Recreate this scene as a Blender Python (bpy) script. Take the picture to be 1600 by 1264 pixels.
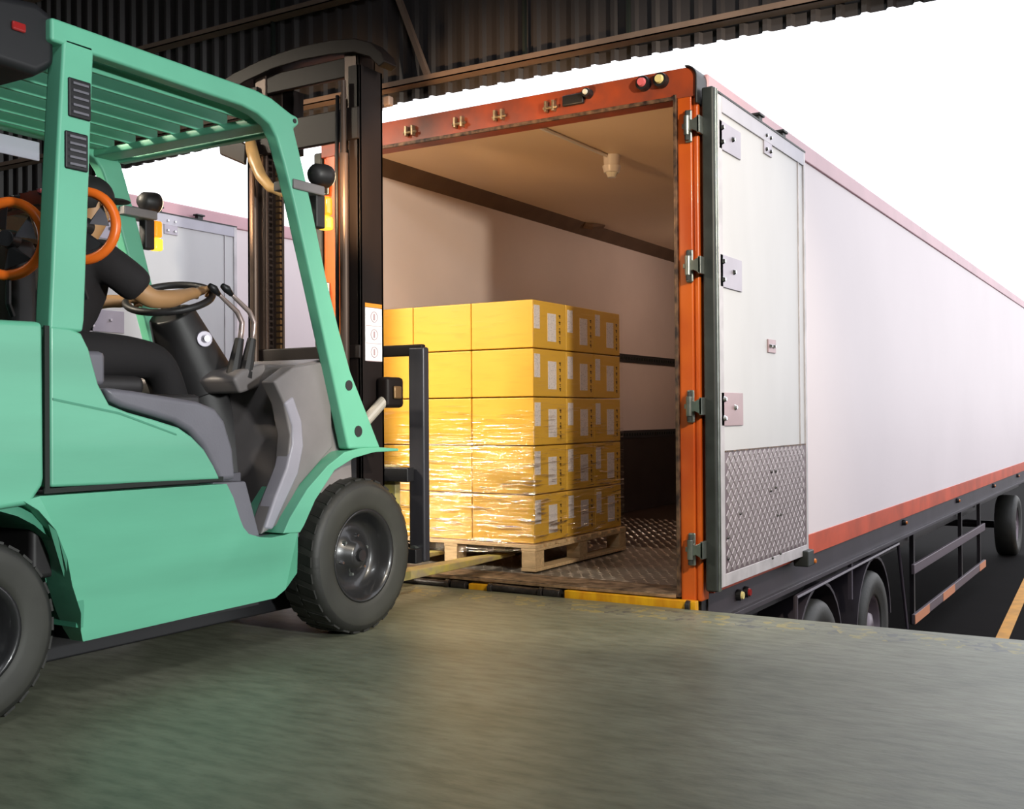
import bpy, bmesh, math, random
from mathutils import Vector, Matrix
random.seed(7)
PI = math.pi
C = bpy.context.scene.collection
for o in list(bpy.data.objects): bpy.data.objects.remove(o)
scene = bpy.context.scene

# ------------------------------------------------------------ camera, sky, lamps, exposure
cam_d = bpy.data.cameras.new('camera'); cam = bpy.data.objects.new('camera', cam_d); C.objects.link(cam)
cam_d.sensor_width = 36; cam_d.lens = 1707/1600*36; cam_d.clip_start = .05; cam_d.clip_end = 500
def cam_matrix(loc, yaw, pitch, roll):
    y, p, r = map(math.radians, (yaw, pitch, roll))
    right = Vector((math.cos(y), math.sin(y), 0)); fwd = Vector((-math.sin(y), math.cos(y), 0)); up = Vector((0, 0, 1))
    f = fwd*math.cos(p)+up*math.sin(p); u = up*math.cos(p)-fwd*math.sin(p)
    rr = right*math.cos(r)+u*math.sin(r); uu = u*math.cos(r)-right*math.sin(r)
    m = Matrix.Identity(4)
    for i in range(3): m[i][0], m[i][1], m[i][2], m[i][3] = rr[i], uu[i], -f[i], loc[i]
    return m
cam.matrix_world = cam_matrix((0, 0, 1.0), 31.3, .55, -.4)
scene.camera = cam
w = bpy.data.worlds.new('overcast_sky'); scene.world = w; w.use_nodes = True
nt = w.node_tree; bg = nt.nodes['Background']
sky_grad = nt.nodes.new('ShaderNodeValToRGB'); tcw = nt.nodes.new('ShaderNodeTexCoord'); sepw = nt.nodes.new('ShaderNodeSeparateXYZ')
nt.links.new(tcw.outputs['Generated'], sepw.inputs[0]); nt.links.new(sepw.outputs['Z'], sky_grad.inputs[0])
sky_grad.color_ramp.elements[0].position = 0.0; sky_grad.color_ramp.elements[0].color = (.98, .97, .99, 1)
sky_grad.color_ramp.elements[1].position = 1.0; sky_grad.color_ramp.elements[1].color = (.86, .90, 1.0, 1)
nt.links.new(sky_grad.outputs[0], bg.inputs['Color']); bg.inputs['Strength'].default_value = 2.25

def area(name, loc, target, sx, sy, energy, col):
    d = bpy.data.lights.new(name, 'AREA'); d.shape = 'RECTANGLE'; d.size = sx; d.size_y = sy; d.energy = energy; d.color = col
    o = bpy.data.objects.new(name, d); C.objects.link(o); o.location = loc
    o.rotation_euler = (Vector(target)-Vector(loc)).to_track_quat('-Z', 'Y').to_euler(); return o
# added area lights outside the frame: dock fill, then glints on the film
area('added_dock_light', (-.6, 1.1, 4.0), (-2.8, 3.4, .4), 1.2, .5, 42, (.95, .98, 1.0))
tl_ = area('added_dock_light', (-6.9, 1.2, 4.1), (-3.9, 5.6, .35), 1.9, .10, 55, (1, .88, .70)); tl_.data.spread = math.radians(44)
def spot(name, loc, target, energy, col, deg, soft, blend=.5):
    d = bpy.data.lights.new(name, 'SPOT'); d.energy = energy; d.color = col; d.spot_size = math.radians(deg); d.spot_blend = blend; d.shadow_soft_size = soft
    o = bpy.data.objects.new(name, d); C.objects.link(o); o.location = loc
    o.rotation_euler = (Vector(target)-Vector(loc)).to_track_quat('-Z', 'Y').to_euler(); return o
spot('forklift_fill_spot', (3.9, 1.5, 1.9), (-3.2, 2.9, 1.5), 1700, (.97, 1.0, .98), 36, .25, .6)  # added spot to brighten the forklift's side; no wall lamp there
# swing-arm dock light beside the door opening, aimed into the trailer
spot('dock_spot_lamp', (.5, 3.15, 2.8), (-3.4, 5.9, 1.0), 620, (1, .88, .70), 60, .10)
scene.view_settings.view_transform = 'Standard'; scene.view_settings.look = 'None'
scene.view_settings.exposure = 0.0; scene.view_settings.gamma = 1; scene.view_settings.use_curve_mapping = False

# ------------------------------------------------------------ materials
def mat(name, col, rough=.5, metal=0, var=0, vscale=6, col2=None, bump=0, bscale=60, stretch=(1, 1, 1), spec=.5, coat=0, emit=None, es=0):
    m = bpy.data.materials.new(name); m.use_nodes = True; t = m.node_tree; b = t.nodes['Principled BSDF']
    b.inputs['Base Color'].default_value = (*col, 1); b.inputs['Roughness'].default_value = rough; b.inputs['Metallic'].default_value = metal
    b.inputs['Specular IOR Level'].default_value = spec; b.inputs['Coat Weight'].default_value = coat
    if emit: b.inputs['Emission Color'].default_value = (*emit, 1); b.inputs['Emission Strength'].default_value = es
    if var or bump or col2:
        tc = t.nodes.new('ShaderNodeTexCoord'); mp = t.nodes.new('ShaderNodeMapping'); mp.inputs['Scale'].default_value = stretch
        ge = t.nodes.new('ShaderNodeNewGeometry')
        t.links.new(ge.outputs['Position'], mp.inputs[0])
    if var or col2:
        n = t.nodes.new('ShaderNodeTexNoise'); n.inputs['Scale'].default_value = vscale; n.inputs['Detail'].default_value = 5
        t.links.new(mp.outputs[0], n.inputs['Vector'])
        r = t.nodes.new('ShaderNodeValToRGB'); r.color_ramp.elements[0].position = .35; r.color_ramp.elements[1].position = .68
        c2 = col2 or tuple(c*(1-var) for c in col)
        r.color_ramp.elements[0].color = (*c2, 1); r.color_ramp.elements[1].color = (*col, 1)
        t.links.new(n.outputs['Fac'], r.inputs[0]); t.links.new(r.outputs[0], b.inputs['Base Color'])
    if bump:
        n2 = t.nodes.new('ShaderNodeTexNoise'); n2.inputs['Scale'].default_value = bscale; n2.inputs['Detail'].default_value = 3
        t.links.new(mp.outputs[0], n2.inputs['Vector'])
        bp = t.nodes.new('ShaderNodeBump'); bp.inputs['Strength'].default_value = bump; bp.inputs['Distance'].default_value = .01
        t.links.new(n2.outputs['Fac'], bp.inputs['Height']); t.links.new(bp.outputs[0], b.inputs['Normal'])
    return m
def glass_mat(name, col, alpha=.35, rough=.1, emit=0):
    m = mat(name, col, rough, emit=col if emit else None, es=emit); m.node_tree.nodes['Principled BSDF'].inputs['Coat Weight'].default_value = .6
    return m
M = {}
M['green'] = mat('green_paint', (.135, .46, .30), .38, var=.16, vscale=2.2, stretch=(1, .35, 2.5), bump=.03, bscale=25, coat=.15)
M['dgreen'] = mat('green_paint_guard', (.14, .47, .31), .42, var=.1, vscale=3)
M['seam'] = mat('dark_seam', (.01, .015, .012), .8)
M['greyp'] = mat('grey_plastic', (.15, .145, .17), .42, var=.12, bump=.05, bscale=120)
M['cowl'] = mat('cowl_plastic', (.21, .19, .19), .45, var=.2, vscale=5)
M['cowl_lav'] = mat('cowl_edge_plastic', (.34, .32, .37), .4, var=.1)
M['dark'] = mat('dark_plastic', (.022, .020, .021), .5, var=.3)
M['black'] = mat('black_plastic', (.012, .012, .014), .45)
M['mast'] = mat('mast_steel', (.013, .009, .0085), .5, spec=.2, var=.3, vscale=5, stretch=(1, 1, .3))
M['mastl'] = mat('mast_worn_steel', (.075, .05, .04), .4, metal=.3, spec=.3, var=.35, vscale=9, stretch=(3, 3, .3))
M['chain'] = mat('chain_steel', (.22, .13, .06), .4, metal=.6)
M['charcoal'] = mat('charcoal_paint', (.045, .045, .055), .35, var=.2, stretch=(3, 3, .6), metal=.2)
M['tyre'] = mat('tyre_rubber', (.022, .022, .019), .55, var=.35, vscale=8, bump=.15, bscale=40)
M['tyre_side'] = mat('tyre_dusty_sidewall', (.035, .035, .028), .6, var=.3, vscale=6)
M['rim'] = mat('rim_paint', (.03, .03, .032), .3, metal=.4, coat=.3)
M['chrome'] = mat('chrome', (.7, .7, .72), .18, metal=1)
M['steel'] = mat('galvanised_steel', (.36, .40, .38), .35, metal=.85, var=.35, vscale=14)
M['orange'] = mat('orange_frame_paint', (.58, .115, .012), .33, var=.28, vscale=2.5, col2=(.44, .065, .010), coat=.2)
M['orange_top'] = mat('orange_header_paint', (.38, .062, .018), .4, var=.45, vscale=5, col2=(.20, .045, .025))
M['redrail'] = mat('red_side_rail', (.66, .10, .045), .4, var=.3, vscale=3)
M['white'] = mat('white_body_panel', (.76, .675, .69), .45, var=.04, vscale=.8)
M['doorw'] = mat('door_liner', (.57, .57, .58), .4, var=.06, vscale=3, stretch=(1, 1, .4))
M['doorframe'] = mat('door_aluminium_frame', (.60, .57, .59), .42, metal=.25, var=.25, vscale=8)
M['plate'] = mat('lilac_hinge_plate', (.40, .37, .43), .35, metal=.3, var=.12)
M['plate2'] = mat('pinkish_hinge_plate', (.42, .29, .31), .35, metal=.2, var=.12)
M['gasket'] = mat('rubber_gasket', (.03, .036, .036), .5, var=.4, vscale=12)
M['chequer'] = mat('chequer_aluminium', (.23, .175, .195), .34, metal=.4, var=.25, vscale=6)
M['lozenge'] = mat('lozenge_aluminium', (.42, .37, .38), .3, metal=.4, var=.15, vscale=10)
M['inner'] = mat('inner_wall_liner', (.76, .64, .60), .5, var=.08, vscale=1.5)
M['ceil'] = mat('inner_ceiling_liner', (.80, .62, .46), .5, var=.06, vscale=1.0)
M['cove'] = mat('cove_moulding', (.16, .10, .07), .5, var=.2)
M['kick'] = mat('kick_wall_steel', (.045, .032, .03), .45, var=.3, vscale=4)
M['track'] = mat('track_steel', (.07, .065, .07), .4, metal=.5)
M['tfloor'] = mat('trailer_floor_steel', (.075, .048, .035), .38, metal=.5, var=.35, vscale=3)
M['entry'] = mat('worn_lit_entry_steel', (.34, .31, .28), .34, metal=.5, var=.4, vscale=4)  # worn steel, lightened further so the lit patch at the entry shows
M['tfloor2'] = mat('floor_lozenge_steel', (.62, .58, .54), .28, metal=.6, var=.3, vscale=5)
M['under'] = mat('chassis_paint', (.014, .011, .014), .45, var=.3)
M['underl'] = mat('chassis_side_rail', (.045, .037, .048), .45, var=.3, vscale=4)
M['bar'] = mat('underrun_bar', (.15, .12, .14), .4, metal=.3)
M['barref'] = mat('bar_orange_reflector', (.55, .22, .12), .4)
M['card'] = mat('carton_board', (.76, .46, .058), .38, var=.07, vscale=2.5, stretch=(1, 1, 3), bump=.02, bscale=30)
M['card_dark'] = mat('carton_seam_tape', (.50, .25, .035), .35)
M['ink'] = mat('carton_ink', (.05, .022, .01), .6)
M['wood'] = mat('pallet_wood', (.62, .44, .25), .65, var=.3, vscale=10, stretch=(1, 6, 6), bump=.15, bscale=40)
M['yellow'] = mat('yellow_bumper_paint', (.86, .50, .015), .38, var=.4, vscale=12, col2=(.60, .25, .01), stretch=(1, 1, .3))
M['rust'] = mat('rusty_plate', (.33, .24, .17), .5, metal=.4, var=.7, vscale=14, col2=(.06, .04, .03), bump=.3, bscale=50)
M['hinge'] = mat('greasy_hinge_tube', (.045, .04, .04), .4, metal=.4, var=.4, vscale=16, bump=.3)
M['fork'] = mat('yellow_fork_paint', (.55, .46, .10), .45, var=.45, vscale=10, col2=(.34, .28, .18))
M['clad'] = mat('corrugated_cladding', (.050, .043, .045), .55, var=.25, vscale=2.5, stretch=(2, 2, .3))
M['girt'] = mat('girt_steel', (.24, .165, .13), .55, var=.2, vscale=6)
M['skin'] = mat('skin', (.46, .25, .11), .5, var=.12)
M['cloth'] = mat('black_cloth', (.013, .010, .011), .85, var=.2, bump=.15, bscale=30)
M['trouser'] = mat('black_trousers', (.010, .008, .009), .85, var=.2, bump=.15, bscale=30)
M['hair'] = mat('dark_cap', (.012, .012, .012), .75)
M['fanorange'] = mat('orange_fan_rim', (.85, .16, .015), .35)
M['lens_red'] = glass_mat('red_lens', (.30, .02, .02))
M['lens_pink'] = glass_mat('pale_red_lens', (.75, .16, .18))
M['lens_yellow'] = glass_mat('pale_yellow_lens', (.80, .68, .30))
M['lens_clear'] = glass_mat('clear_lens', (.75, .75, .68))
M['lens_amber'] = glass_mat('amber_turn_lens', (.95, .33, .02), emit=.75)
M['lens_yel_lit'] = glass_mat('lit_yellow_lens', (1.0, .62, .05), emit=1.3)
M['lampwhite'] = mat('white_lamp_plastic', (.78, .74, .74), .3)
M['hose'] = mat('amber_hose', (.50, .30, .12), .4, var=.3)
M['paper'] = mat('label_paper', (.78, .76, .80), .5)
M['lavpanel'] = mat('lavender_sheet', (.50, .47, .58), .4)
M['asphalt'] = mat('asphalt', (.005, .004, .004), .9, var=.3, vscale=2, spec=.05)
M['yline'] = mat('yellow_road_line', (.60, .27, .02), .6, var=.3)
M['roofm'] = mat('roof_underside', (.10, .09, .09), .7)
M['dockwall'] = mat('dock_block_wall', (.16, .155, .15), .8, var=.2)

M['redtop'] = mat('faded_red_roof_rail', (.62, .36, .40), .4, var=.15, vscale=2)
M['rustedge'] = mat('worn_seal_edge', (.22, .13, .08), .5, metal=.4, var=.8, vscale=25, col2=(.03, .02, .02))
M['brasskeep'] = mat('worn_keeper_steel', (.45, .33, .20), .35, metal=.7, var=.5, vscale=30)
M['frametop'] = mat('door_top_frame', (.50, .49, .56), .4, var=.1)
M['lens_amber0'] = glass_mat('side_amber_lens', (.75, .22, .04))
M['bar2'] = mat('mudguard_bar', (.10, .085, .11), .4, metal=.2)
M['girt2'] = mat('worn_bright_edge', (.55, .36, .22), .4, metal=.5, var=.5, vscale=20)
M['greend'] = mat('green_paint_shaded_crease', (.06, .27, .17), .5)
M['leverpale'] = mat('pale_lever_rod', (.48, .38, .36), .3, metal=.6)
M['lens_head'] = glass_mat('headlamp_glass', (1, .78, .50), emit=2.0)
M['decal_orange'] = mat('decal_orange', (.8, .28, .03), .4)
M['decal_ink'] = mat('decal_ink', (.42, .30, .32), .5)
M['cylpale'] = mat('pale_cylinder', (.50, .46, .40), .35, metal=.3)
M['lips'] = mat('lips', (.30, .13, .09), .5)

def label_mat():
    m = mat('printed_label', (.80, .78, .83), .5); t = m.node_tree; b = t.nodes['Principled BSDF']
    ge = t.nodes.new('ShaderNodeNewGeometry'); mp = t.nodes.new('ShaderNodeMapping'); mp.inputs['Scale'].default_value = (1, 60, 160)
    n = t.nodes.new('ShaderNodeTexNoise'); n.inputs['Scale'].default_value = 1; n.inputs['Detail'].default_value = 2
    r = t.nodes.new('ShaderNodeValToRGB'); r.color_ramp.elements[0].position = .36; r.color_ramp.elements[1].position = .47
    r.color_ramp.elements[0].color = (.60, .60, .65, 1); r.color_ramp.elements[1].color = (.80, .78, .83, 1)
    t.links.new(ge.outputs['Position'], mp.inputs[0]); t.links.new(mp.outputs[0], n.inputs['Vector']); t.links.new(n.outputs['Fac'], r.inputs[0]); t.links.new(r.outputs[0], b.inputs['Base Color'])
    return m
M['label'] = label_mat()

def floor_mat():
    m = bpy.data.materials.new('dock_concrete'); m.use_nodes = True; t = m.node_tree; b = t.nodes['Principled BSDF']; N = t.nodes.new; L = t.links.new
    ge = N('ShaderNodeNewGeometry')
    def noise(sc, stretch, det=5):
        mp = N('ShaderNodeMapping'); mp.inputs['Scale'].default_value = stretch; L(ge.outputs['Position'], mp.inputs[0])
        n = N('ShaderNodeTexNoise'); n.inputs['Scale'].default_value = sc; n.inputs['Detail'].default_value = det; L(mp.outputs[0], n.inputs['Vector']); return n.outputs['Fac']
    def ramp(src, stops):
        r = N('ShaderNodeValToRGB')
        while len(r.color_ramp.elements) < len(stops): r.color_ramp.elements.new(.5)
        for e, (p, c) in zip(r.color_ramp.elements, stops): e.position = p; e.color = (*c, 1)
        L(src, r.inputs[0]); return r.outputs[0]
    def mix(f, a, c, mode='MIX'):
        x = N('ShaderNodeMix'); x.data_type = 'RGBA'; x.blend_type = mode
        if isinstance(f, float): x.inputs[0].default_value = f
        else: L(f, x.inputs[0])
        for s, v in ((6, a), (7, c)):
            if isinstance(v, tuple): x.inputs[s].default_value = (*v, 1)
            else: L(v, x.inputs[s])
        return x.outputs[2]
    base = ramp(noise(1.1, (1, 1.6, 1)), [(.3, (.150, .163, .116)), (.7, (.238, .247, .186))])
    fine = ramp(noise(7, (1, 3.2, 1), 8), [(.3, (.58, .58, .55)), (.62, (1.05, 1.05, 1.02))])
    c = mix(.8, base, fine, 'MULTIPLY')
    sp = ramp(noise(26, (1, 2.0, 1), 6), [(.30, (.55, .55, .52)), (.40, (1, 1, 1))])
    c = mix(.35, c, sp, 'MULTIPLY')
    sep = N('ShaderNodeSeparateXYZ'); L(ge.outputs['Position'], sep.inputs[0])
    def math_(op, a, b_=None, cl=False):
        x = N('ShaderNodeMath'); x.operation = op; x.use_clamp = cl
        for i, v in enumerate((a, b_)):
            if v is None: continue
            if isinstance(v, (int, float)): x.inputs[i].default_value = v
            else: L(v, x.inputs[i])
        return x.outputs[0]
    band = math_('MULTIPLY', math_('GREATER_THAN', sep.outputs['Y'], 4.93), math_('LESS_THAN', sep.outputs['Y'], 5.17))
    st = math_('FRACT', math_('MULTIPLY', math_('ADD', sep.outputs['X'], math_('MULTIPLY', sep.outputs['Y'], .5)), 2.9))
    wear = noise(16, (1, 1, 1), 6)
    dk = math_('MULTIPLY', math_('MULTIPLY', band, math_('LESS_THAN', st, .45)), math_('GREATER_THAN', wear, .55))
    yl = math_('MULTIPLY', math_('MULTIPLY', band, math_('GREATER_THAN', st, .45)), math_('GREATER_THAN', wear, .54))
    c = mix(math_('MULTIPLY', yl, .45), c, (.42, .33, .08)); c = mix(math_('MULTIPLY', dk, .8), c, (.09, .10, .10))
    L(c, b.inputs['Base Color']); b.inputs['Roughness'].default_value = .46; b.inputs['Specular IOR Level'].default_value = .4
    bp = N('ShaderNodeBump'); bp.inputs['Strength'].default_value = .12; bp.inputs['Distance'].default_value = .01
    L(noise(30, (1, 1.6, 1), 6), bp.inputs['Height']); L(bp.outputs[0], b.inputs['Normal'])
    return m
M['floor'] = floor_mat()

def film_mat():
    m = bpy.data.materials.new('stretch_film'); m.use_nodes = True; t = m.node_tree; N = t.nodes.new; L = t.links.new
    t.nodes.remove(t.nodes['Principled BSDF']); out = t.nodes['Material Output']
    tr = N('ShaderNodeBsdfTransparent'); gl = N('ShaderNodeBsdfGlossy'); gl.inputs['Roughness'].default_value = .16; gl.inputs['Color'].default_value = (1, .95, .88, 1)
    tr.inputs['Color'].default_value = (.97, .96, .95, 1)
    ge = N('ShaderNodeNewGeometry'); sep = N('ShaderNodeSeparateXYZ'); L(ge.outputs['Position'], sep.inputs[0])
    mp = N('ShaderNodeMapping'); mp.inputs['Scale'].default_value = (2.2, 2.2, 30); mp.inputs['Rotation'].default_value = (0, .06, 0); L(ge.outputs['Position'], mp.inputs[0])
    n = N('ShaderNodeTexNoise'); n.inputs['Scale'].default_value = 1.6; n.inputs['Detail'].default_value = 4; n.inputs['Distortion'].default_value = .25; L(mp.outputs[0], n.inputs['Vector'])
    mr = N('ShaderNodeMapRange'); mr.inputs[1].default_value = 1.15; mr.inputs[2].default_value = .45; mr.inputs[3].default_value = .10; mr.inputs[4].default_value = 1.0; L(sep.outputs['Z'], mr.inputs[0])
    bp = N('ShaderNodeBump'); bp.inputs['Distance'].default_value = .03; L(n.outputs['Fac'], bp.inputs['Height']); L(mr.outputs[0], bp.inputs['Strength']); L(bp.outputs[0], gl.inputs['Normal'])
    mp2 = N('ShaderNodeMapping'); mp2.inputs['Scale'].default_value = (5, 5, 85); mp2.inputs['Rotation'].default_value = (.03, .10, 0); L(ge.outputs['Position'], mp2.inputs[0])
    n2 = N('ShaderNodeTexNoise'); n2.inputs['Scale'].default_value = 1; n2.inputs['Detail'].default_value = 3; n2.inputs['Distortion'].default_value = .4; L(mp2.outputs[0], n2.inputs['Vector'])
    m2 = N('ShaderNodeMapRange'); m2.inputs[1].default_value = .56; m2.inputs[2].default_value = .66; m2.inputs[3].default_value = .10; m2.inputs[4].default_value = .95; L(n2.outputs['Fac'], m2.inputs[0])
    mx = N('ShaderNodeMixShader'); fac = N('ShaderNodeMath'); fac.operation = 'MULTIPLY'; L(mr.outputs[0], fac.inputs[0]); L(m2.outputs[0], fac.inputs[1])
    L(fac.outputs[0], mx.inputs[0]); L(tr.outputs[0], mx.inputs[1]); L(gl.outputs[0], mx.inputs[2]); L(mx.outputs[0], out.inputs['Surface'])
    return m
M['film'] = film_mat()

# ------------------------------------------------------------ helpers
WORG = {}
def link(name, bm, m, parent=None, bevel=0, smooth=False, seg=2):
    """one mesh object; geometry is given in world coordinates, origin moves to its centre"""
    me = bpy.data.meshes.new(name)
    if smooth:
        for f in bm.faces: f.smooth = True
    bmesh.ops.recalc_face_normals(bm, faces=bm.faces)
    vs = [v.co for v in bm.verts]
    c = Vector([(min(v[i] for v in vs)+max(v[i] for v in vs))/2 for i in range(3)])
    if parent is None: c.z = min(v[2] for v in vs)
    bmesh.ops.translate(bm, verts=bm.verts, vec=-c)
    bm.to_mesh(me); bm.free()
    ms = m if isinstance(m, (list, tuple)) else [m]
    for x in ms: me.materials.append(M[x] if isinstance(x, str) else x)
    o = bpy.data.objects.new(name, me); C.objects.link(o)
    WORG[o.name] = c
    if parent: o.parent = parent; o.location = c-WORG[parent.name]
    else: o.location = c
    if bevel:
        b = o.modifiers.new('bevel', 'BEVEL'); b.width = bevel; b.segments = seg; b.limit_method = 'ANGLE'; b.angle_limit = .7
        for p in me.polygons: p.use_smooth = True
        ws = o.modifiers.new('wn', 'WEIGHTED_NORMAL'); ws.keep_sharp = True
    return o
def root(name, loc, label=None, cat=None, group=None, kind=None):
    o = bpy.data.objects.new(name, None); C.objects.link(o); o.location = loc; o.empty_display_size = .1; WORG[o.name] = Vector(loc)
    tag(o, label, cat, group, kind); return o
def tag(o, label=None, cat=None, group=None, kind=None):
    if label: o['label'] = label
    if cat: o['category'] = cat
    if group: o['group'] = group
    if kind: o['kind'] = kind
    return o
def B(): return bmesh.new()
def bx(bm, x0, x1, y0, y1, z0, z1, mi=0):
    r = bmesh.ops.create_cube(bm, size=1)
    for v in r['verts']:
        v.co = Vector(((x0+x1)/2+v.co.x*(x1-x0), (y0+y1)/2+v.co.y*(y1-y0), (z0+z1)/2+v.co.z*(z1-z0)))
    for f in {f for v in r['verts'] for f in v.link_faces}: f.material_index = mi
    return r['verts']
def box(name, m, parent, x0, x1, y0, y1, z0, z1, bevel=.003):
    b = B(); bx(b, x0, x1, y0, y1, z0, z1); return link(name, b, m, parent, bevel)
def rodv(bm, a, b, r0, r1=None, n=12, cap=True):
    a = Vector(a); b = Vector(b); d = b-a; L_ = d.length
    if r1 is None: r1 = r0
    q = d.to_track_quat('Z', 'Y').to_matrix().to_4x4(); q.translation = (a+b)/2
    r = bmesh.ops.create_cone(bm, cap_ends=cap, segments=n, radius1=r0, radius2=r1, depth=L_, matrix=q); return r['verts']
def tube(bm, pts, r, n=8, closed=False):
    """swept tube through points; r is a number or a list"""
    pts = [Vector(p) for p in pts]; k = len(pts); rings = []
    prev = None
    for i, p in enumerate(pts):
        if closed: t = (pts[(i+1) % k]-pts[i-1])
        else: t = pts[min(i+1, k-1)]-pts[max(i-1, 0)]
        t.normalize()
        if prev is None:
            u = t.orthogonal().normalized()
        else:
            u = (prev-t*prev.dot(t)).normalized()
        prev = u; v = t.cross(u); rr = r[i] if isinstance(r, (list, tuple)) else r
        rings.append([bm.verts.new(p+(u*math.cos(a)+v*math.sin(a))*rr) for a in [2*PI*j/n for j in range(n)]])
    m_ = k if closed else k-1
    for i in range(m_):
        A, D = rings[i], rings[(i+1) % k]
        for j in range(n): bm.faces.new((A[j], A[(j+1) % n], D[(j+1) % n], D[j]))
    if not closed: bm.faces.new(rings[0][::-1]); bm.faces.new(rings[-1])
def prism_x(bm, poly, x0, x1, off=None):
    """outline in (y, z) extruded between x0 and x1; off(z) pulls the x1 face inwards"""
    a = [bm.verts.new((x0, y, z)) for y, z in poly]; b = [bm.verts.new((x1-(off(z) if off else 0), y, z)) for y, z in poly]
    n = len(poly)
    f1 = bm.faces.new(a[::-1]); f2 = bm.faces.new(b)
    for i in range(n): bm.faces.new((a[i], a[(i+1) % n], b[(i+1) % n], b[i]))
    if off: bmesh.ops.triangulate(bm, faces=[f1, f2])
def prism_y(bm, poly, y0, y1):
    a = [bm.verts.new((x, y0, z)) for x, z in poly]; b = [bm.verts.new((x, y1, z)) for x, z in poly]; n = len(poly)
    bm.faces.new(a); bm.faces.new(b[::-1])
    for i in range(n): bm.faces.new((a[i], b[i], b[(i+1) % n], a[(i+1) % n]))
def lathe_x(bm, prof, cx, cy, cz, n=48, mi=None, closed=True):
    """profile of (radius, x offset) spun about the x axis"""
    rings = []
    for r, dx in prof:
        rings.append([bm.verts.new((cx+dx, cy+math.cos(2*PI*j/n)*r, cz+math.sin(2*PI*j/n)*r)) for j in range(n)])
    k = len(prof)
    for i in range(k if closed else k-1):
        A, D = rings[i], rings[(i+1) % k]
        for j in range(n):
            f = bm.faces.new((A[j], A[(j+1) % n], D[(j+1) % n], D[j]))
            if mi: f.material_index = mi[i]
def sweep(y0, z0, r, a0, a1, n):
    return [(y0+math.cos(a0+(a1-a0)*i/n)*r, z0+math.sin(a0+(a1-a0)*i/n)*r) for i in range(n+1)]
def copy_tree(o, parent=None):
    c = o.copy(); C.objects.link(c); c.parent = parent
    for ch in list(o.children): copy_tree(ch, c)
    return c
def bolt(parent, p, axis, r=.011, h=.012, m='chrome', name='bolt'):
    b = B(); a = Vector(p); rodv(b, a, a+Vector(axis)*h, r, r*.6, 8); return link(name, b, m, parent)

# ------------------------------------------------------------ setting
# dock floor, cut where the dock ends
fl = root('floor', (0, 0, 0), kind='structure')
box('concrete_slab', 'floor', fl, -14, 8, -6, 5.245, -1.25, 0, 0)
gr = B(); bx(gr, -60, 60, -10, 160, -1.35, -1.25); tag(link('ground', gr, 'asphalt'), kind='structure')
yl = B(); y_pts = [(-1.15, 9.5), (-1.70, 16.5)]
bx(yl, -.06, .06, 0, 9.5, -1.249, -1.244)
o = link('road_line', yl, 'yline'); o.location = (-1.62, 14.2, -1.249); o.rotation_euler.z = .05
tag(o, 'yellow painted line on the dark yard behind the long trailer', 'road line')

# corrugated front wall above the dock opening
wf = root('wall_front', (-3, 5.22, 2.86), kind='structure')
EZ = 2.866
def corr_sheet(x0, nrib, pitch=.118, z0=EZ, z1=4.6, y=5.22):
    b = B(); prof = []
    for k in range(nrib):
        xx = x0+k*pitch
        prof += [(xx, 0), (xx+pitch*.60, 0), (xx+pitch*.70, -.026), (xx+pitch*.90, -.026)]
    prof.append((x0+nrib*pitch+.004, 0))
    fr = [[b.verts.new((x, y+d+t, z if z == z1 else z-max(0, -3.9-x)*.036)) for x, d in prof] for z in (z0, z1) for t in (0, .003)]
    f0, k0, f1, k1 = fr
    for i in range(len(prof)-1):
        b.faces.new((f0[i], f0[i+1], f1[i+1], f1[i])); b.faces.new((k0[i+1], k0[i], k1[i], k1[i+1])); b.faces.new((f0[i+1], f0[i], k0[i], k0[i+1])); b.faces.new((f1[i], f1[i+1], k1[i+1], k1[i]))
    b.faces.new((f0[0], f1[0], k1[0], k0[0])); b.faces.new((f0[-1], k0[-1], k1[-1], f1[-1]))
    return b
x = -13.0; s = 0
while x < 7:
    o = link('cladding_sheet', corr_sheet(x, 7, y=5.22-(.004 if s % 2 else 0)), 'clad', wf); x += 7*.118; s += 1
for gz in (2.925, 3.53, 4.15):
    b = B(); bx(b, -13, 7, 5.10, 5.185, gz, gz+.006); bx(b, -13, 7, 5.10, 5.106, gz-.0, gz+.035); link('girt', b, 'girt', wf)
for xa, xb in ((-3.66, -3.92), (-6.6, -7.1), (-1.0, -.72), (1.6, 1.9)):
    z0, z1 = 2.93, 3.55
    b = B(); tube(b, [(xa, 5.13, z0), (xb, 5.13, z1)], .022, 4); link('diagonal_brace', b, 'girt', wf)
for xp in (-4.92, -3.05, -2.42):
    b = B(); bx(b, xp-.008, xp+.008, 5.165, 5.19, 2.93, 4.6); link('sheet_stud', b, 'seam', wf)
box('wall_left', 'dockwall', None, -14.1, -14, -6, 5.2, -1.25, 4.6, 0)['kind'] = 'structure'
box('wall_right', 'dockwall', None, 7.0, 7.1, -6, 5.1, 0, 4.6, 0)['kind'] = 'structure'
box('wall_back', 'dockwall', None, -14, 7, -6.1, -6, 0, 4.6, 0)['kind'] = 'structure'
box('ceiling', 'roofm', None, -14, 7.1, -6.1, 5.3, 4.6, 4.68, 0)['kind'] = 'structure'

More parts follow.
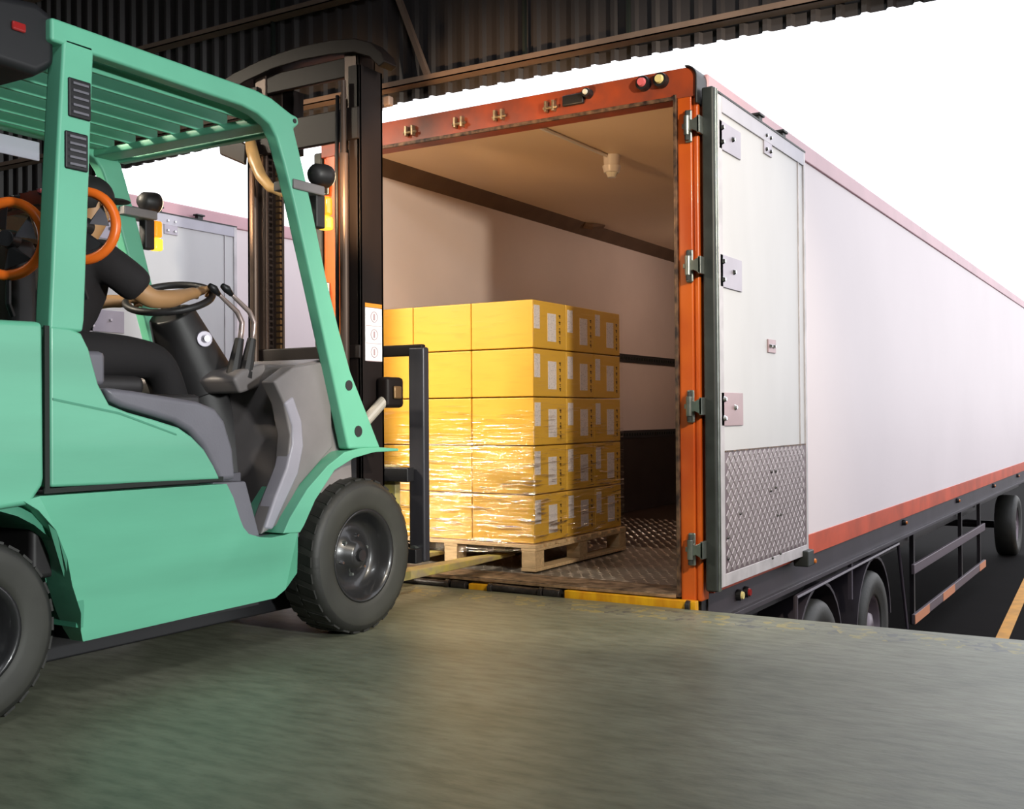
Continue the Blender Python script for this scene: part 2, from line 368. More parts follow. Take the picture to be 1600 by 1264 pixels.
# ------------------------------------------------------------ trailer
XR, XL, Y0, Y1 = -2.09, -4.63, 5.30, 19.6
XC = (XR+XL)/2
TZ = 2.80
def make_trailer():
    t = root('trailer', (XC, Y0, -1.25))
    # shell
    b = B(); bx(b, XR-.06, XR, 5.42, Y1, .17, 2.68); link('side_wall', b, 'white', t, .002)
    b = B(); bx(b, XL, XL+.06, 5.42, Y1, .17, 2.68); link('side_wall', b, 'white', t, .002)
    b = B(); bx(b, XL+.02, XR-.02, 5.44, Y1, 2.715, 2.775); link('roof', b, 'white', t, .01)
    for sx, nm in ((XR, 1), (XL, -1)):
        b = B(); bx(b, sx-.02*(nm > 0)-.03*(nm < 0)+(.0), sx+.012*nm+.02*(nm < 0), 5.42, Y1, 2.665, 2.785); link('roof_rail', b, 'redtop', t, .012, seg=3)
    b = B(); bx(b, XL+.05, XR-.05, Y1-.1, Y1-.02, .1, 2.72); link('front_wall', b, 'inner', t)
    # inner lining
    b = B(); bx(b, XL+.061, XL+.11, 5.40, Y1-.1, .84, 2.62); link('wall_liner', b, 'inner', t)
    b = B(); bx(b, XR-.13, XR-.061, 5.40, Y1-.1, .84, 2.62); link('wall_liner', b, 'inner', t)
    b = B(); bx(b, XL+.061, XL+.115, 5.40, Y1-.1, .06, .839); link('kick_wall', b, 'kick', t)
    b = B(); bx(b, XR-.135, XR-.061, 5.40, Y1-.1, .06, .839); link('kick_wall', b, 'kick', t)
    b = B(); bx(b, XL+.061, XR-.061, 5.40, Y1-.1, 2.69, 2.714); link('ceiling_liner', b, 'ceil', t)
    for s in (-1, 1):
        xi = XL+.11 if s < 0 else XR-.13
        b = B(); prism_y(b, [(xi, 2.60), (xi-.0, 2.69), (xi-s*.10, 2.69)], 5.41, Y1-.1); link('cove_moulding', b, 'cove', t)
        for zz in (1.50, .765):
            b = B(); x_a = xi; x_b = xi-s*.012
            bx(b, min(x_a, x_b), max(x_a, x_b), 5.41, Y1-.1, zz, zz+.078)
            tr = link('cargo_track', b, 'track', t, .002)
            b = B()
            for k in range(150):
                yy = 5.5+k*.06
                bx(b, min(x_b, x_b-s*.003), max(x_b, x_b-s*.003), yy, yy+.028, zz+.026, zz+.052)
            tag(link('track_slot', b, 'seam', tr), kind='stuff')
    # floor
    b = B(); bx(b, XL+.05, XR-.05, 5.36, Y1-.1, -.02, .056); flo = link('deck_floor', b, 'tfloor', t)
    b = B(); bx(b, XL+.12, XR-.135, 5.40, 7.1, .0562, .0572); link('entry_plate', b, 'entry', flo)
    b = B(); rows = 0
    for i in range(34):
        for j in range(64):
            px = XL+.16+i*.068+(.034 if j % 2 else 0); py = 5.55+j*.055
            sw = 1 if (i+j) % 2 else -1; dx, dy = .021*.7, .021*.7*sw
            ex, ey = -.006*sw*.7*1, .006*.7
            vs = [b.verts.new((px-dx, py-dy, .0571)), b.verts.new((px+ex, py+ey, .0571)), b.verts.new((px+dx, py+dy, .0571)), b.verts.new((px-ex, py-ey, .0571)), b.verts.new((px, py, .0612))]
            for k in range(4): b.faces.new((vs[k], vs[(k+1) % 4], vs[4]))
    tag(link('tread_lozenges', b, 'tfloor2', flo), kind='stuff')
    # interior lamp and conduit
    lm = B(); rodv(lm, (-3.13, 6.42, 2.69), (-3.13, 6.42, 2.62), .055, .05, 20); rodv(lm, (-3.13, 6.42, 2.62), (-3.13, 6.42, 2.575), .062, .05, 20)
    lo = link('ceiling_lamp', lm, 'lampwhite', t, .004)
    lm = B(); rodv(lm, (-3.13, 6.42, 2.575), (-3.13, 6.42, 2.545), .04, .026, 16); link('lamp_lens', lm, 'lens_clear', lo)
    lm = B(); rodv(lm, (-3.13, 9.7, 2.69), (-3.13, 9.7, 2.62), .055, .05, 20); rodv(lm, (-3.13, 9.7, 2.62), (-3.13, 9.7, 2.575), .062, .05, 20); l2 = link('ceiling_lamp', lm, 'lampwhite', t, .004)  # second lamp is added out of view to brighten the inner wall
    pd = bpy.data.lights.new('inner_wall_fill', 'POINT'); pd.energy = 14; pd.color = (1, .80, .66); pd.shadow_soft_size = .05
    po = bpy.data.objects.new('inner_wall_fill', pd); C.objects.link(po); po.parent = l2; po.location = Vector((-3.13, 9.7, 2.50))-WORG[l2.name]
    b = B(); rodv(b, (-3.16, 5.42, 2.678), (-3.14, 6.38, 2.678), .011, None, 8); link('conduit', b, 'lampwhite', t)
    b = B(); tube(b, [(-4.44, 8.55, 2.67), (-4.40, 8.6, 2.66), (-4.36, 8.75, 2.69)], .03, 6); link('cable_bracket', b, 'cove', t)
    # rear frame
    b = B(); bx(b, -2.205, -2.125, Y0, 5.42, .03, 2.66)
    p1 = link('rear_post', b, 'orange', t, .008)
    b = B(); prism_y(b, [(0, 0)]*0 or [(-2.126, .03), (-2.126, 2.70), (-2.095, 2.70), (-2.095, .03)], 5.315, 5.42); link('post_flange', b, 'orange', p1, .01)
    b = B(); bx(b, -2.222, -2.204, 5.285, 5.40, .05, 2.66); link('door_seal_strip', b, 'rustedge', p1, .002)
    b = B(); bx(b, XL+.035, XL+.115, Y0, 5.42, .03, 2.66); p2 = link('rear_post', b, 'orange', t, .008)
    b = B(); bx(b, XL+.005, XL+.036, 5.315, 5.42, .03, 2.70); link('post_flange', b, 'orange', p2, .01)
    # header with rounded corners
    b = B(); pts = [(XR-.004, 2.64)]+[(XR-.064+math.cos(a)*.06, 2.735+math.sin(a)*.06) for a in [i*PI/12 for i in range(7)]]
    pts += [(XL+.064+math.cos(a)*.06, 2.735+math.sin(a)*.06) for a in [PI/2+i*PI/12 for i in range(7)]]+[(XL+.004, 2.64)]
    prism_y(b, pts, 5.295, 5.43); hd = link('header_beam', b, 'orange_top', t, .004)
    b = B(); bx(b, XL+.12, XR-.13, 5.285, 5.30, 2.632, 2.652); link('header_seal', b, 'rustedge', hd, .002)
    b = B(); pr = []
    for a in [PI/2-i*PI/14 for i in range(8)]: pr.append((XR-.062+math.cos(a)*.066, 2.735+math.sin(a)*.068))
    inner = [(XR-.062+(x_-(XR-.062))*.86, 2.735+(z_-2.735)*.86) for x_, z_ in pr][::-1]
    pr = pr+[(XR+.004, 2.60), (XR-.008, 2.60)]+inner
    prism_y(b, pr, 5.28, 5.45); link('corner_cap', b, 'black', hd, .003)
    b = B(); bx(b, XR-.035, XR-.002, 5.425, 5.50, 2.60, 2.74); link('corner_plate', b, 'plate2', hd, .003)
    for cx, mm in ((-2.385, 'lens_pink'), (-2.285, 'lens_yellow'), (-4.33, 'lens_pink'), (-4.43, 'lens_yellow')):
        b = B(); rodv(b, (cx, 5.296, 2.745), (cx, 5.258, 2.745), .040, .036, 24); q = link('marker_lamp', b, 'black', hd)
        b = B(); rodv(b, (cx, 5.259, 2.747), (cx, 5.243, 2.747), .025, .020, 20); link('lamp_lens', b, mm, q)
    b = B(); bx(b, -2.87, -2.74, 5.27, 5.296, 2.695, 2.755); q = link('number_plate_lamp', b, 'black', hd, .008)
    b = B(); rodv(b, (-2.715, 5.296, 2.745), (-2.715, 5.25, 2.745), .028, .024, 16); q = link('round_lamp', b, 'black', hd)
    b = B(); rodv(b, (-2.715, 5.251, 2.747), (-2.715, 5.24, 2.747), .016, .013, 14); link('lamp_lens', b, 'lens_clear', q)
    for cx in (-2.945, -3.28, -3.555, -3.91):
        b = B()
        for d in (-.035, .012): bx(b, cx+d, cx+d+.014, 5.262, 5.296, 2.68, 2.74)
        rodv(b, (cx-.045, 5.272, 2.70), (cx+.045, 5.272, 2.70), .009, None, 8); link('lock_keeper', b, 'brasskeep', hd, .002)
    # sill beam below floor + yellow bumper
    b = B(); bx(b, XL+.02, XR-.03, 5.37, 5.50, -.20, .05); link('sill_beam', b, 'under', t, .004)
    # chassis side
    b = B(); bx(b, XR-.05, XR+.004, 5.46, Y1, .055, .195); link('bottom_rail', b, 'redrail', t, .003)
    b = B(); bx(b, XL-.004, XL+.05, 5.46, Y1, .055, .195); link('bottom_rail', b, 'redrail', t, .003)
    for s, xo in ((1, XR), (-1, XL)):
        b = B(); bx(b, min(xo-.06*s, xo-.02*s), max(xo-.06*s, xo-.02*s), 5.44, Y1, -.10, .055); link('chassis_rail', b, 'underl', t, .003)
        b = B(); bx(b, min(xo-.07*s, xo+.01*s), max(xo-.07*s, xo+.01*s), 5.44, Y1, -.125, -.095); link('chassis_flange', b, 'underl', t, .002)
    b = B(); bx(b, XL+.10, XR-.12, 5.50, Y1-.1, -.22, -.021); link('chassis_frame', b, 'under', t)
    for sx in (-.45, .45):
        b = B(); bx(b, XC+sx-.06, XC+sx+.06, 5.6, Y1-.2, -.62, -.221); link('main_beam', b, 'under', t, .004)
    for yy in (7.3, 10.2, 13.0, 15.8, 18.4):
        b = B(); rodv(b, (XR-.03, yy, .01), (XR+.012, yy, .01), .028, .024, 14); q = link('side_marker', b, 'black', t)
        b = B(); rodv(b, (XR+.011, yy+.004, .01), (XR+.022, yy+.004, .01), .017, .014, 12); link('lamp_lens', b, 'lens_amber0', q)
    for yy, mm in ((5.88, 'lens_yellow'), (6.0, 'lens_red')):
        b = B(); rodv(b, (XR-.03, yy, -.015), (XR+.008, yy, -.015), .034, .03, 14); q = link('side_marker', b, 'black', t)
        b = B(); rodv(b, (XR+.007, yy, -.015), (XR+.018, yy, -.015), .024, .02, 12); link('lamp_lens', b, mm, q)
    # axles, wheels, mudguards
    for yy in (7.65, 9.25, 18.75):
        b = B(); rodv(b, (XL+.1, yy, -.78), (XR-.1, yy, -.78), .06, None, 12); link('axle', b, 'under', t)
        for s, xo in ((1, XR-.06), (-1, XL+.06)):
            b = B(); R_ = .47
            prof = [(.27, 0), (.29, .0), (.33, .02), (.42, .025), (.455, .0), (R_, -.03), (R_, -.26), (.44, -.28), (.30, -.28), (.27, -.27)]
            lathe_x(b, [(r, d*s) for r, d in prof], xo, yy, -.78, 40); wh = link('tyre', b, 'tyre', t, smooth=True)
            b = B(); lathe_x(b, [(.275, -.01*s), (.25, -.02*s), (.24, -.10*s), (.14, -.11*s), (.12, -.03*s), (.04, -.01*s), (.001, -.01*s), (.001, -.2*s), (.27, -.2*s)], xo, yy, -.78, 28, closed=False)
            link('rim', b, 'bar', wh, smooth=True)
        if yy < 12:
            b = B(); pts = sweep(yy, -.78, .60, PI*.98, PI*.02, 14); pin = sweep(yy, -.78, .575, PI*.02, PI*.98, 14)
            prism_x(b, pts+pin, XR-.36, XR-.05)
            link('mudguard', b, 'underl', t, .003)
    b = B(); tube(b, [(XR-.04, 7.02, -1.02), (XR-.04, 7.04, -.20), (XR-.04, 10.10, -.17), (XR-.04, 10.45, -.98)], .016, 6); link('mudguard_stay', b, 'bar2', t)
    for yy in (8.45,):
        b = B(); bx(b, XR-.06, XR-.03, yy-.015, yy+.015, -.42, -.12); link('hanger', b, 'bar2', t)
    # side underrun guard
    b = B()
    for zz in (-.48, -.95):
        b = B(); bx(b, XR-.06, XR-.03, 10.75, 15.2, zz-.045, zz+.045); q = link('underrun_bar', b, 'bar', t, .004)
        if zz < -.6:
            for ya in (10.75, 12.2, 14.7):
                b = B(); bx(b, XR-.031, XR-.026, ya, ya+.7 if ya < 14 else ya+.5, zz-.043, zz+.043); link('reflector_strip', b, 'barref', q)
    for yy in (10.9, 13.6, 15.0):
        b = B(); bx(b, XR-.10, XR-.06, yy-.03, yy+.03, -1.02, -.12); link('underrun_post', b, 'under', t)
    # doors folded back along both sides
    def door(s):
        xo = XR if s > 0 else XL
        X = lambda d: xo+d*s
        def bb(b, d0, d1, y0, y1, z0, z1): return bx(b, min(X(d0), X(d1)), max(X(d0), X(d1)), y0, y1, z0, z1)
        b = B(); bb(b, .016, .070, 5.37, 6.93, .115, 2.66); d = link('door', b, 'doorw', t, .004)
        b = B(); bb(b, .012, .078, 5.315, 5.375, .085, 2.685); link('rubber_gasket', b, 'gasket', d, .012)
        b = B(); bb(b, .030, .084, 5.332, 5.345, .085, 2.68); bb(b, .03, .084, 5.36, 5.366, .085, 2.68); link('gasket_rib', b, 'steel', d, .003)
        b = B(); bb(b, .069, .078, 5.376, 5.44, .10, 2.66); link('frame_edge', b, 'doorframe', d, .002)
        b = B(); bb(b, .069, .077, 6.79, 6.80, .12, 2.65); bb(b, .069, .079, 6.90, 6.935, .10, 2.665); link('frame_edge', b, 'doorframe', d, .002)
        b = B(); bb(b, .069, .079, 5.44, 6.90, 2.575, 2.662); link('frame_top', b, 'frametop', d, .002)
        b = B(); bb(b, .060, .082, 5.376, 6.935, 2.662, 2.672); link('top_edge_seal', b, 'gasket', d)
        b = B(); bb(b, .069, .079, 5.44, 6.90, .10, .165); link('frame_bottom', b, 'doorframe', d, .002)
        b = B(); bb(b, .0695, .0765, 5.44, 6.80+.1, .165, .80); ck = link('chequer_plate', b, 'chequer', d)
        b = B(); px_ = .086; pz = .072
        for i in range(18):
            for j in range(18):
                yc = 5.49+i*.080+(.040 if j % 2 else 0); zc = .19+j*.0345
                if yc > 6.87 or zc > .785: continue
                hw, hh = .034, .030
                q = [(yc-hw, zc), (yc, zc-hh), (yc+hw, zc), (yc, zc+hh)]
                v = [b.verts.new((X(.0766), a, c)) for a, c in q]+[b.verts.new((X(.0785), yc+(a-yc)*.8, zc+(c-zc)*.8)) for a, c in q]
                for k in range(4): b.faces.new((v[k], v[(k+1) % 4], v[4+(k+1) % 4], v[4+k]))
                b.faces.new(v[4:])
        tag(link('raised_lozenges', b, 'lozenge', ck), kind='stuff')
        b = B(); bb(b, .0765, .081, 5.445, 6.89, .798, .806); link('plate_edge_trim', b, 'rustedge', d)
        for yy, zz in ((6.2, .66), (6.27, .66), (6.18, .55), (6.27, .565), (6.3, .40), (6.36, .40), (6.2, .16), (6.35, .17), (5.47, .35), (5.47, .24), (5.66, .46)):
            bolt(d, (X(.0795), yy, zz), (s, 0, 0), .009, .008, 'black', 'rivet')
        for (z0, z1, mm) in ((2.40, 2.53, 'plate'), (1.68, 1.83, 'plate'), (.955, 1.11, 'plate2')):
            b = B(); bb(b, .0705, .078, 5.40, 5.73, z0-.02, z1); q = link('hinge_plate', b, mm, d, .002)
            for yy, zz in ((5.44, z1-.035), (5.44, z0+.02), (5.60, (z0+z1)/2)): bolt(q, (X(.078), yy, zz), (s, 0, 0), .016, .014)
        b = B(); bb(b, .0705, .078, 6.13, 6.27, 2.50, 2.64); q = link('latch_plate', b, 'plate', d, .002)
        for yy in (6.165, 6.24):
            for zz in (2.53, 2.61): bolt(q, (X(.078), yy, zz), (s, 0, 0), .013, .012)
        b = B(); bb(b, .0705, .078, 6.17, 6.31, 1.352, 1.43); q = link('latch_plate', b, 'plate2', d, .002)
        for yy in (6.20, 6.26): bolt(q, (X(.078), yy, 1.39), (s, 0, 0), .013, .016)
        for yy in (6.08, 6.52):
            b = B(); bb(b, .04, .075, yy-.03, yy+.03, 2.66, 2.70); bb(b, .03, .085, yy-.045, yy+.045, 2.70, 2.715); link('lock_rod_cam', b, 'gasket', d, .004)
        b = B(); bb(b, .02, .115, 6.80, 6.93, .035, .135); q = link('door_holder', b, 'gasket', d, .008)
        b = B()
        rodv(b, (X(.06), 6.93, .07), (X(.06), 7.03, .06), .012); rodv(b, (X(.06), 6.98, .13), (X(.06), 6.98, .05), .012); link('holder_pin', b, 'steel', q)
        # hinges from post to door
        for zz in (2.485, 1.762, 1.038, .302):
            xk = xo-.048*s
            b = B(); bx(b, xk-.03, xk+.012, 5.272, 5.302, zz-.012, zz+.012)
            rodv(b, (xk, 5.268, zz-.05), (xk, 5.268, zz+.05), .017, None, 14)
            h = link('hinge', b, 'steel', d, .002)
            b = B(); bx(b, xk-.02, xk+.02, 5.284, 5.30, zz-.085, zz+.085); link('hinge_leaf', b, 'steel', h, .008)
            for zc in (zz-.062, zz+.062):
                b = B(); rodv(b, (xk, 5.268, zc-.014), (xk, 5.268, zc+.014), .012, .008 if zc > zz else .012, 10); link('hinge_bolt', b, 'gasket', h)
            b = B(); pts = [(xk+.010*s, zz-.032), (xk+.03*s, zz-.024), (xo+.020*s, zz-.045), (xo+.020*s, zz+.045), (xk+.03*s, zz+.024), (xk+.010*s, zz+.032)]
            prism_y(b, pts, 5.262, 5.285); bx(b, min(xo+.008*s, xo+.022*s), max(xo+.008*s, xo+.022*s), 5.262, 5.33, zz-.045, zz+.045)
            link('hinge_arm', b, 'steel', h, .002)
    door(1); door(-1)
    return t
tr = make_trailer()
tag(tr, 'white box trailer with orange rear frame and open doors, loaded with yellow cartons', 'trailer')
t2 = copy_tree(tr); t2.location.x -= 5.02
tag(t2, 'second white trailer parked on the left, seen behind the forklift mast', 'trailer')

# ------------------------------------------------------------ dock leveller lip, bumper
lv = root('dock_leveller', (-3.2, 5.27, 0), 'rusty dock leveller lip with yellow bumper bar bridging dock edge and trailer', 'dock leveller')
b = B(); bx(b, -4.45, -2.225, 5.285, 5.54, .050, .066)
link('lip_plate', b, 'rust', lv, .003)
b = B(); bx(b, -4.45, -2.225, 5.278, 5.286, .046, .060); link('lip_edge', b, 'girt2', lv)
box('bumper_bar', 'yellow', lv, -2.87, -2.108, 5.255, 5.30, -.16, .040, .004)
box('bumper_bar', 'yellow', lv, -3.50, -3.37, 5.258, 5.30, -.16, .030, .004)
box('front_beam', 'rust', lv, -4.45, -2.88, 5.302, 5.36, -.16, .044, .004)
for xa, xb, r in ((-4.4, -3.66, .027), (-3.62, -3.52, .032), (-3.34, -3.02, .030), (-3.00, -2.90, .036)):
    b = B(); rodv(b, (xa, 5.272, .016), (xb, 5.272, .012), r*.85, r*.8, 14); link('hinge_tube', b, 'hinge', lv, .004)
for xa in (-3.66, -3.36, -3.03, -2.16):
    b = B(); rodv(b, (xa, 5.262, .014), (xa+.025, 5.262, .014), .030, .028, 10); link('hinge_lug', b, 'hinge', lv, .003)

# ------------------------------------------------------------ pallet, cartons, film
PX0, PX1, PY0, PY1 = -4.475, -3.255, 5.61, 6.86
pal = root('wooden_pallet', ((PX0+PX1)/2, (PY0+PY1)/2, .066), 'pale wooden pallet under the stack of yellow cartons', 'pallet')
for k in range(9):
    y = PY0+k*(PY1-PY0-.10)/8; box('deck_board', 'wood', pal, PX0, PX1, y, y+.10, .205, .224, .002)
for k in range(3):
    xx = (PX0, (PX0+PX1)/2-.05, PX1-.10)[k]
    box('bottom_board', 'wood', pal, xx, xx+.10, PY0, PY1, .067, .086, .002)
    box('stringer_board', 'wood', pal, xx, xx+.10, PY0, PY1, .188, .2045, .002)
    for y in (PY0, (PY0+PY1)/2-.06, PY1-.11): box('block', 'wood', pal, xx+.003, xx+.097, y, y+.11, .0865, .1875, .003)
H_ = .294
def carton(x0, x1, y0, y1, z0, prints):
    r = root('carton', ((x0+x1)/2, (y0+y1)/2, z0))
    g = .003
    b = B(); bx(b, x0+g, x1-g, y0+g, y1-g, z0+.004, z0+H_-.002); link('carton_body', b, 'card', r, .006)
    b = B(); bx(b, x0+g+.01, x1-g-.01, (y0+y1)/2-.03, (y0+y1)/2+.03, z0+H_-.0021, z0+H_-.0012); link('tape', b, 'card_dark', r)
    if prints:
        xf = x1-g
        for ya, yb, za, zb in ((.018, .088, .120, .262), (.185, .290, .05, .222)):
            b = B(); bx(b, xf-.0005, xf+.0012, y0+ya, y0+yb, z0+za, z0+zb); link('shipping_label', b, 'label', r)
        b = B()
        for k, zz in enumerate((.215, .175, .135, .115, .080, .055)):
            s = .010 if k in (0, 1, 3, 5) else .007
            yy = y0+.338
            for (dy, dz, w_, h_) in ((0, 0, s, s), (.003, -.011, s*.5, s)):
                bx(b, xf-.0005, xf+.001, yy-w_+dy, yy+w_+dy, z0+zz+dz-h_/2, z0+zz+dz+h_/2)
        link('handling_marks', b, 'ink', r)
    return r
LAY = ['bottom', 'fourth', 'middle', 'second', 'topmost']
xs = [(-3.728, -3.283), (-4.173, -3.728), (-4.465, -4.173)]
ys = [(5.645, 6.065), (6.065, 6.455), (6.455, 6.85)]
COLN = ['at the near corner of the stack', 'second from the near corner, long face showing', 'at the left end, beside the forklift mast']
ROWN = ['', 'middle one of the labelled face', 'far one of the labelled face, in shade']
import itertools
for L_i in range(5):
    z0 = .2245+L_i*H_
    for ci in range(3):
        for ri in range(3):
            if ci > 0 and ri > 0: continue
            j = [(random.random()-.5)*.006 for _ in range(2)]
            c = carton(xs[ci][0], xs[ci][1]-(.0 if ci else 0), *ys[ri], z0, ci == 0)
            c.location.x += j[0]*.5; c.location.y += 0
            lay = LAY[L_i]+' layer' if L_i in (0, 2, 4) else (LAY[L_i]+' layer from the top')
            where = COLN[ci] if ri == 0 else ROWN[ri]
            tag(c, 'yellow carton, %s, %s' % (lay, where), 'carton', 'yellow cartons stacked on the pallet')
# stretch film: skirt of plastic around the stack
b = B(); path = []; fx0, fx1, fy0, fy1 = -4.475, -3.272, 5.632, 6.86
def seg(a, c, n): return [(a[0]+(c[0]-a[0])*i/n, a[1]+(c[1]-a[1])*i/n) for i in range(n)]
path = seg((fx0, fy1), (fx0, fy0), 30)+seg((fx0, fy0), (fx1, fy0), 60)+seg((fx1, fy0), (fx1, fy1), 40)+[(fx1, fy1)]
nz = 60; grid = []
from mathutils import noise as mn
for k in range(nz+1):
    row = []
    for i, (px, py) in enumerate(path):
        zb = .185+.03*mn.noise(Vector((i*.13, 0, 3)))-.035*max(0, 1-abs(i-62)/26)
        zt = 1.70
        z = zb+(zt-zb)*k/nz
        amp = (.008*max(0, 1-(z-.2)/.7)+.0006)
        d = amp*mn.noise(Vector((i*.07, z*26+i*.012, 0)))+amp*.4
        nx, ny = (0, -1) if abs(py-fy0) < 1e-6 and fx0 < px < fx1 else ((1, 0) if px >= fx1-1e-6 else (-1, 0))
        row.append(b.verts.new((px+nx*d, py+ny*d, z)))
    grid.append(row)
for k in range(nz):
    for i in range(len(path)-1): b.faces.new((grid[k][i], grid[k][i+1], grid[k+1][i+1], grid[k+1][i]))
tag(link('stretch_film', b, 'film', None, smooth=True), 'clear glossy stretch film wound around the yellow carton stack', 'plastic film')

# ------------------------------------------------------------ forklift
FX0, FX1, FXC = -4.40, -3.22, -3.81
fk = root('forklift', (FXC, 3.0, 0), 'mint green forklift truck with overhead guard driving at the trailer', 'forklift')
def mirr(x0, x1): return (2*FXC-x1, 2*FXC-x0)
def ycurve(pts): return pts
# counterweight
b = B(); cwp = [(1.15, .55), (1.15, 1.22), (1.22, 1.30), (2.298, 1.322), (2.302, .80), (2.296, .775), (2.25, .715), (2.14, .707), (1.62, .707), (1.50, .55)]
prism_x(b, cwp, FX0, FX1); link('counterweight', b, 'green', fk, .02, seg=3)
b = B(); bx(b, FX1-.01, FX1-.002, 2.3025, 2.3205, .755, 1.31); bx(b, FX1-.01, FX1-.003, 2.30, 3.10, .748, .765); link('panel_seam', b, 'seam', fk)
# upper side covers
cov = [(2.322, .768), (2.322, 1.312), (2.40, 1.308), (2.446, 1.292), (2.477, 1.24), (2.516, 1.118), (2.561, 1.047), (2.64, 1.020), (2.76, .992), (2.874, .962), (2.94, .925), (3.001, .875), (3.05, .81), (3.085, .752)]
for x0, x1 in ((FX1-.09, FX1), mirr(FX1-.09, FX1)):
    b = B(); prism_x(b, cov, x0, x1); cvo = link('side_cover', b, 'green', fk, .012, seg=3)
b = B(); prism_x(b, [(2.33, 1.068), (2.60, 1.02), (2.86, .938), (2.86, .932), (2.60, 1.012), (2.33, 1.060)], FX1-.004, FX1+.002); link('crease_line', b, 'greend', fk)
# grey trim above the cover
trim_o = [(2.565, 1.110), (2.70, 1.098), (3.00, 1.062), (3.09, 1.035), (3.14, .985), (3.185, .87), (3.20, .745), (3.11, .745), (3.075, .80), (3.02, .885), (2.955, .945), (2.88, .980), (2.76, 1.01), (2.64, 1.038), (2.59, 1.06)]
for x0, x1 in ((FX1-.21, FX1-.03), mirr(FX1-.21, FX1-.03)):
    b = B(); prism_x(b, trim_o, x0, x1); link('hood_trim', b, 'greyp', fk, .022, seg=3)
b = B(); bx(b, FX0+.1, FX1-.1, 2.32, 3.08, .45, 1.09); link('engine_hood', b, 'dark', fk, .02)
# lower frame
lowp = [(2.28, .742), (3.115, .735), (3.15, .68), (3.186, .592), (3.205, .555), (3.235, .525), (3.30, .505), (3.367, .497), (3.44, .500), (3.525, .512), (3.523, .42), (3.518, .331), (3.49, .26), (3.45, .228), (3.0, .222), (2.50, .214), (2.47, .26), (2.440, .33), (2.405, .43), (2.385, .529), (2.345, .62), (2.276, .695), (2.22, .73)]
for sgn in (1, -1):
    b = B()
    if sgn > 0: prism_x(b, lowp, FX1-.14, FX1, lambda z: .07*max(0, min(1, (.325-z)/.11)))
    else: prism_x(b, lowp, FX0+.14, FX0, lambda z: -.07*max(0, min(1, (.325-z)/.11)))
    link('lower_frame', b, 'green', fk, .006)
b = B(); bx(b, FX0+.12, FX1-.13, 2.55, 3.42, .20, .45); link('chassis', b, 'black', fk)
box('belly_light_block', 'black', fk, FX0+.30, FX1-.30, 1.3, 4.12, .11, .55, .01)  # added block that stops light leaking under the body, deepening its shadow
box('floor_plate', 'greyp', fk, FX0+.1, FX1-.08, 3.05, 3.62, .47, .50)
b = B(); prism_x(b, [(3.10, .74), (3.28, .735), (3.36, .50), (3.20, .50)], FX1-.16, FX1-.06); link('step_recess', b, 'greyp', fk, .008)
box('step_back_panel', 'greyp', fk, FX1-.34, FX1-.31, 3.085, 3.50, .50, .755, .004)
# rear wheel arch tin
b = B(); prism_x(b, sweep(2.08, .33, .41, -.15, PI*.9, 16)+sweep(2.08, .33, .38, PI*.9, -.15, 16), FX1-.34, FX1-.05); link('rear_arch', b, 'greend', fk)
# front fender
fo = [(3.43, .508), (3.471, .570), (3.58, .685), (3.714, .781), (3.832, .838), (3.95, .852), (4.08, .852), (4.232, .842)]
fi = [(4.232, .829), (4.06, .830), (4.020, .826), (3.895, .807), (3.761, .758), (3.633, .635), (3.56, .53), (3.534, .502)]
for sgn in (1, -1):
    b = B(); x0, x1 = (FX1-.27, FX1+.004) if sgn > 0 else mirr(FX1-.27, FX1+.004)
    prism_x(b, fo+fi, x0, x1); link('front_fender', b, 'green', fk, .004)
    b = B(); x0, x1 = (FX1-.26, FX1-.20) if sgn > 0 else mirr(FX1-.26, FX1-.20)
    prism_x(b, [(3.46, .5), (3.60, .66), (3.80, .79), (3.95, .82), (4.16, .82), (4.16, .5)], x0, x1); link('inner_wing', b, 'black', fk)
# overhead guard
gout = [(2.33, 2.352), (3.287, 2.346), (3.38, 2.335), (3.437, 2.316), (3.50, 2.296), (3.54, 2.292), (3.548, 2.262), (3.515, 2.235), (3.55, 2.14), (3.622, 1.933), (3.725, 1.599), (3.80, 1.402), (3.885, 1.200), (3.989, 1.030), (4.10, .846)]
gin = [(3.864, .850), (3.752, 1.195), (3.623, 1.589), (3.508, 1.931), (3.454, 2.075), (3.41, 2.175), (3.37, 2.222), (3.30, 2.250), (3.214, 2.262), (2.33, 2.272)]
for k, (x0, x1) in enumerate(((FX1-.065, FX1), mirr(FX1-.065, FX1))):
    b = B(); prism_x(b, gout+gin, x0, x1); g = link('overhead_guard_side', b, 'dgreen', fk, .012, seg=3)
    xs_ = x1 if k == 0 else x0; sg = 1 if k == 0 else -1
    for yy, zz, rr in ((3.93, .93, .026), (3.865, 1.14, .024), (3.515, 2.268, .010)):
        b = B(); rodv(b, (xs_-.01*sg, yy, zz), (xs_+.004*sg, yy, zz), rr, None, 14); link('guard_bolt', b, 'dark', g)
    pil = [(2.378, 2.30), (2.502, 2.30), (2.497, 2.20), (2.459, 1.339), (2.452, 1.296), (2.320, 1.296), (2.322, 1.339), (2.352, 1.9)]
    b = B(); prism_x(b, pil, x0-.02*(k == 0), x1+.02*(k == 1)); rp = link('rear_pillar', b, 'dgreen', fk, .012, seg=3)
    if k == 0:
        for (ya, yb, yc, yd, za, zb) in ((2.392, 2.482, 2.392, 2.482, 2.030, 2.165), (2.378, 2.470, 2.372, 2.464, 1.850, 1.980)):
            b = B(); bx(b, FX1-.004, FX1+.008, ya, yb, za, zb); vg = link('vent_grille', b, 'black', rp, .006)
            for q in range(5):
                zz = za+.018+q*(zb-za-.036)/4; b = B(); bx(b, FX1+.006, FX1+.013, ya+.014, yb-.014, zz-.004, zz+.004); link('vent_slat', b, 'greyp', vg)
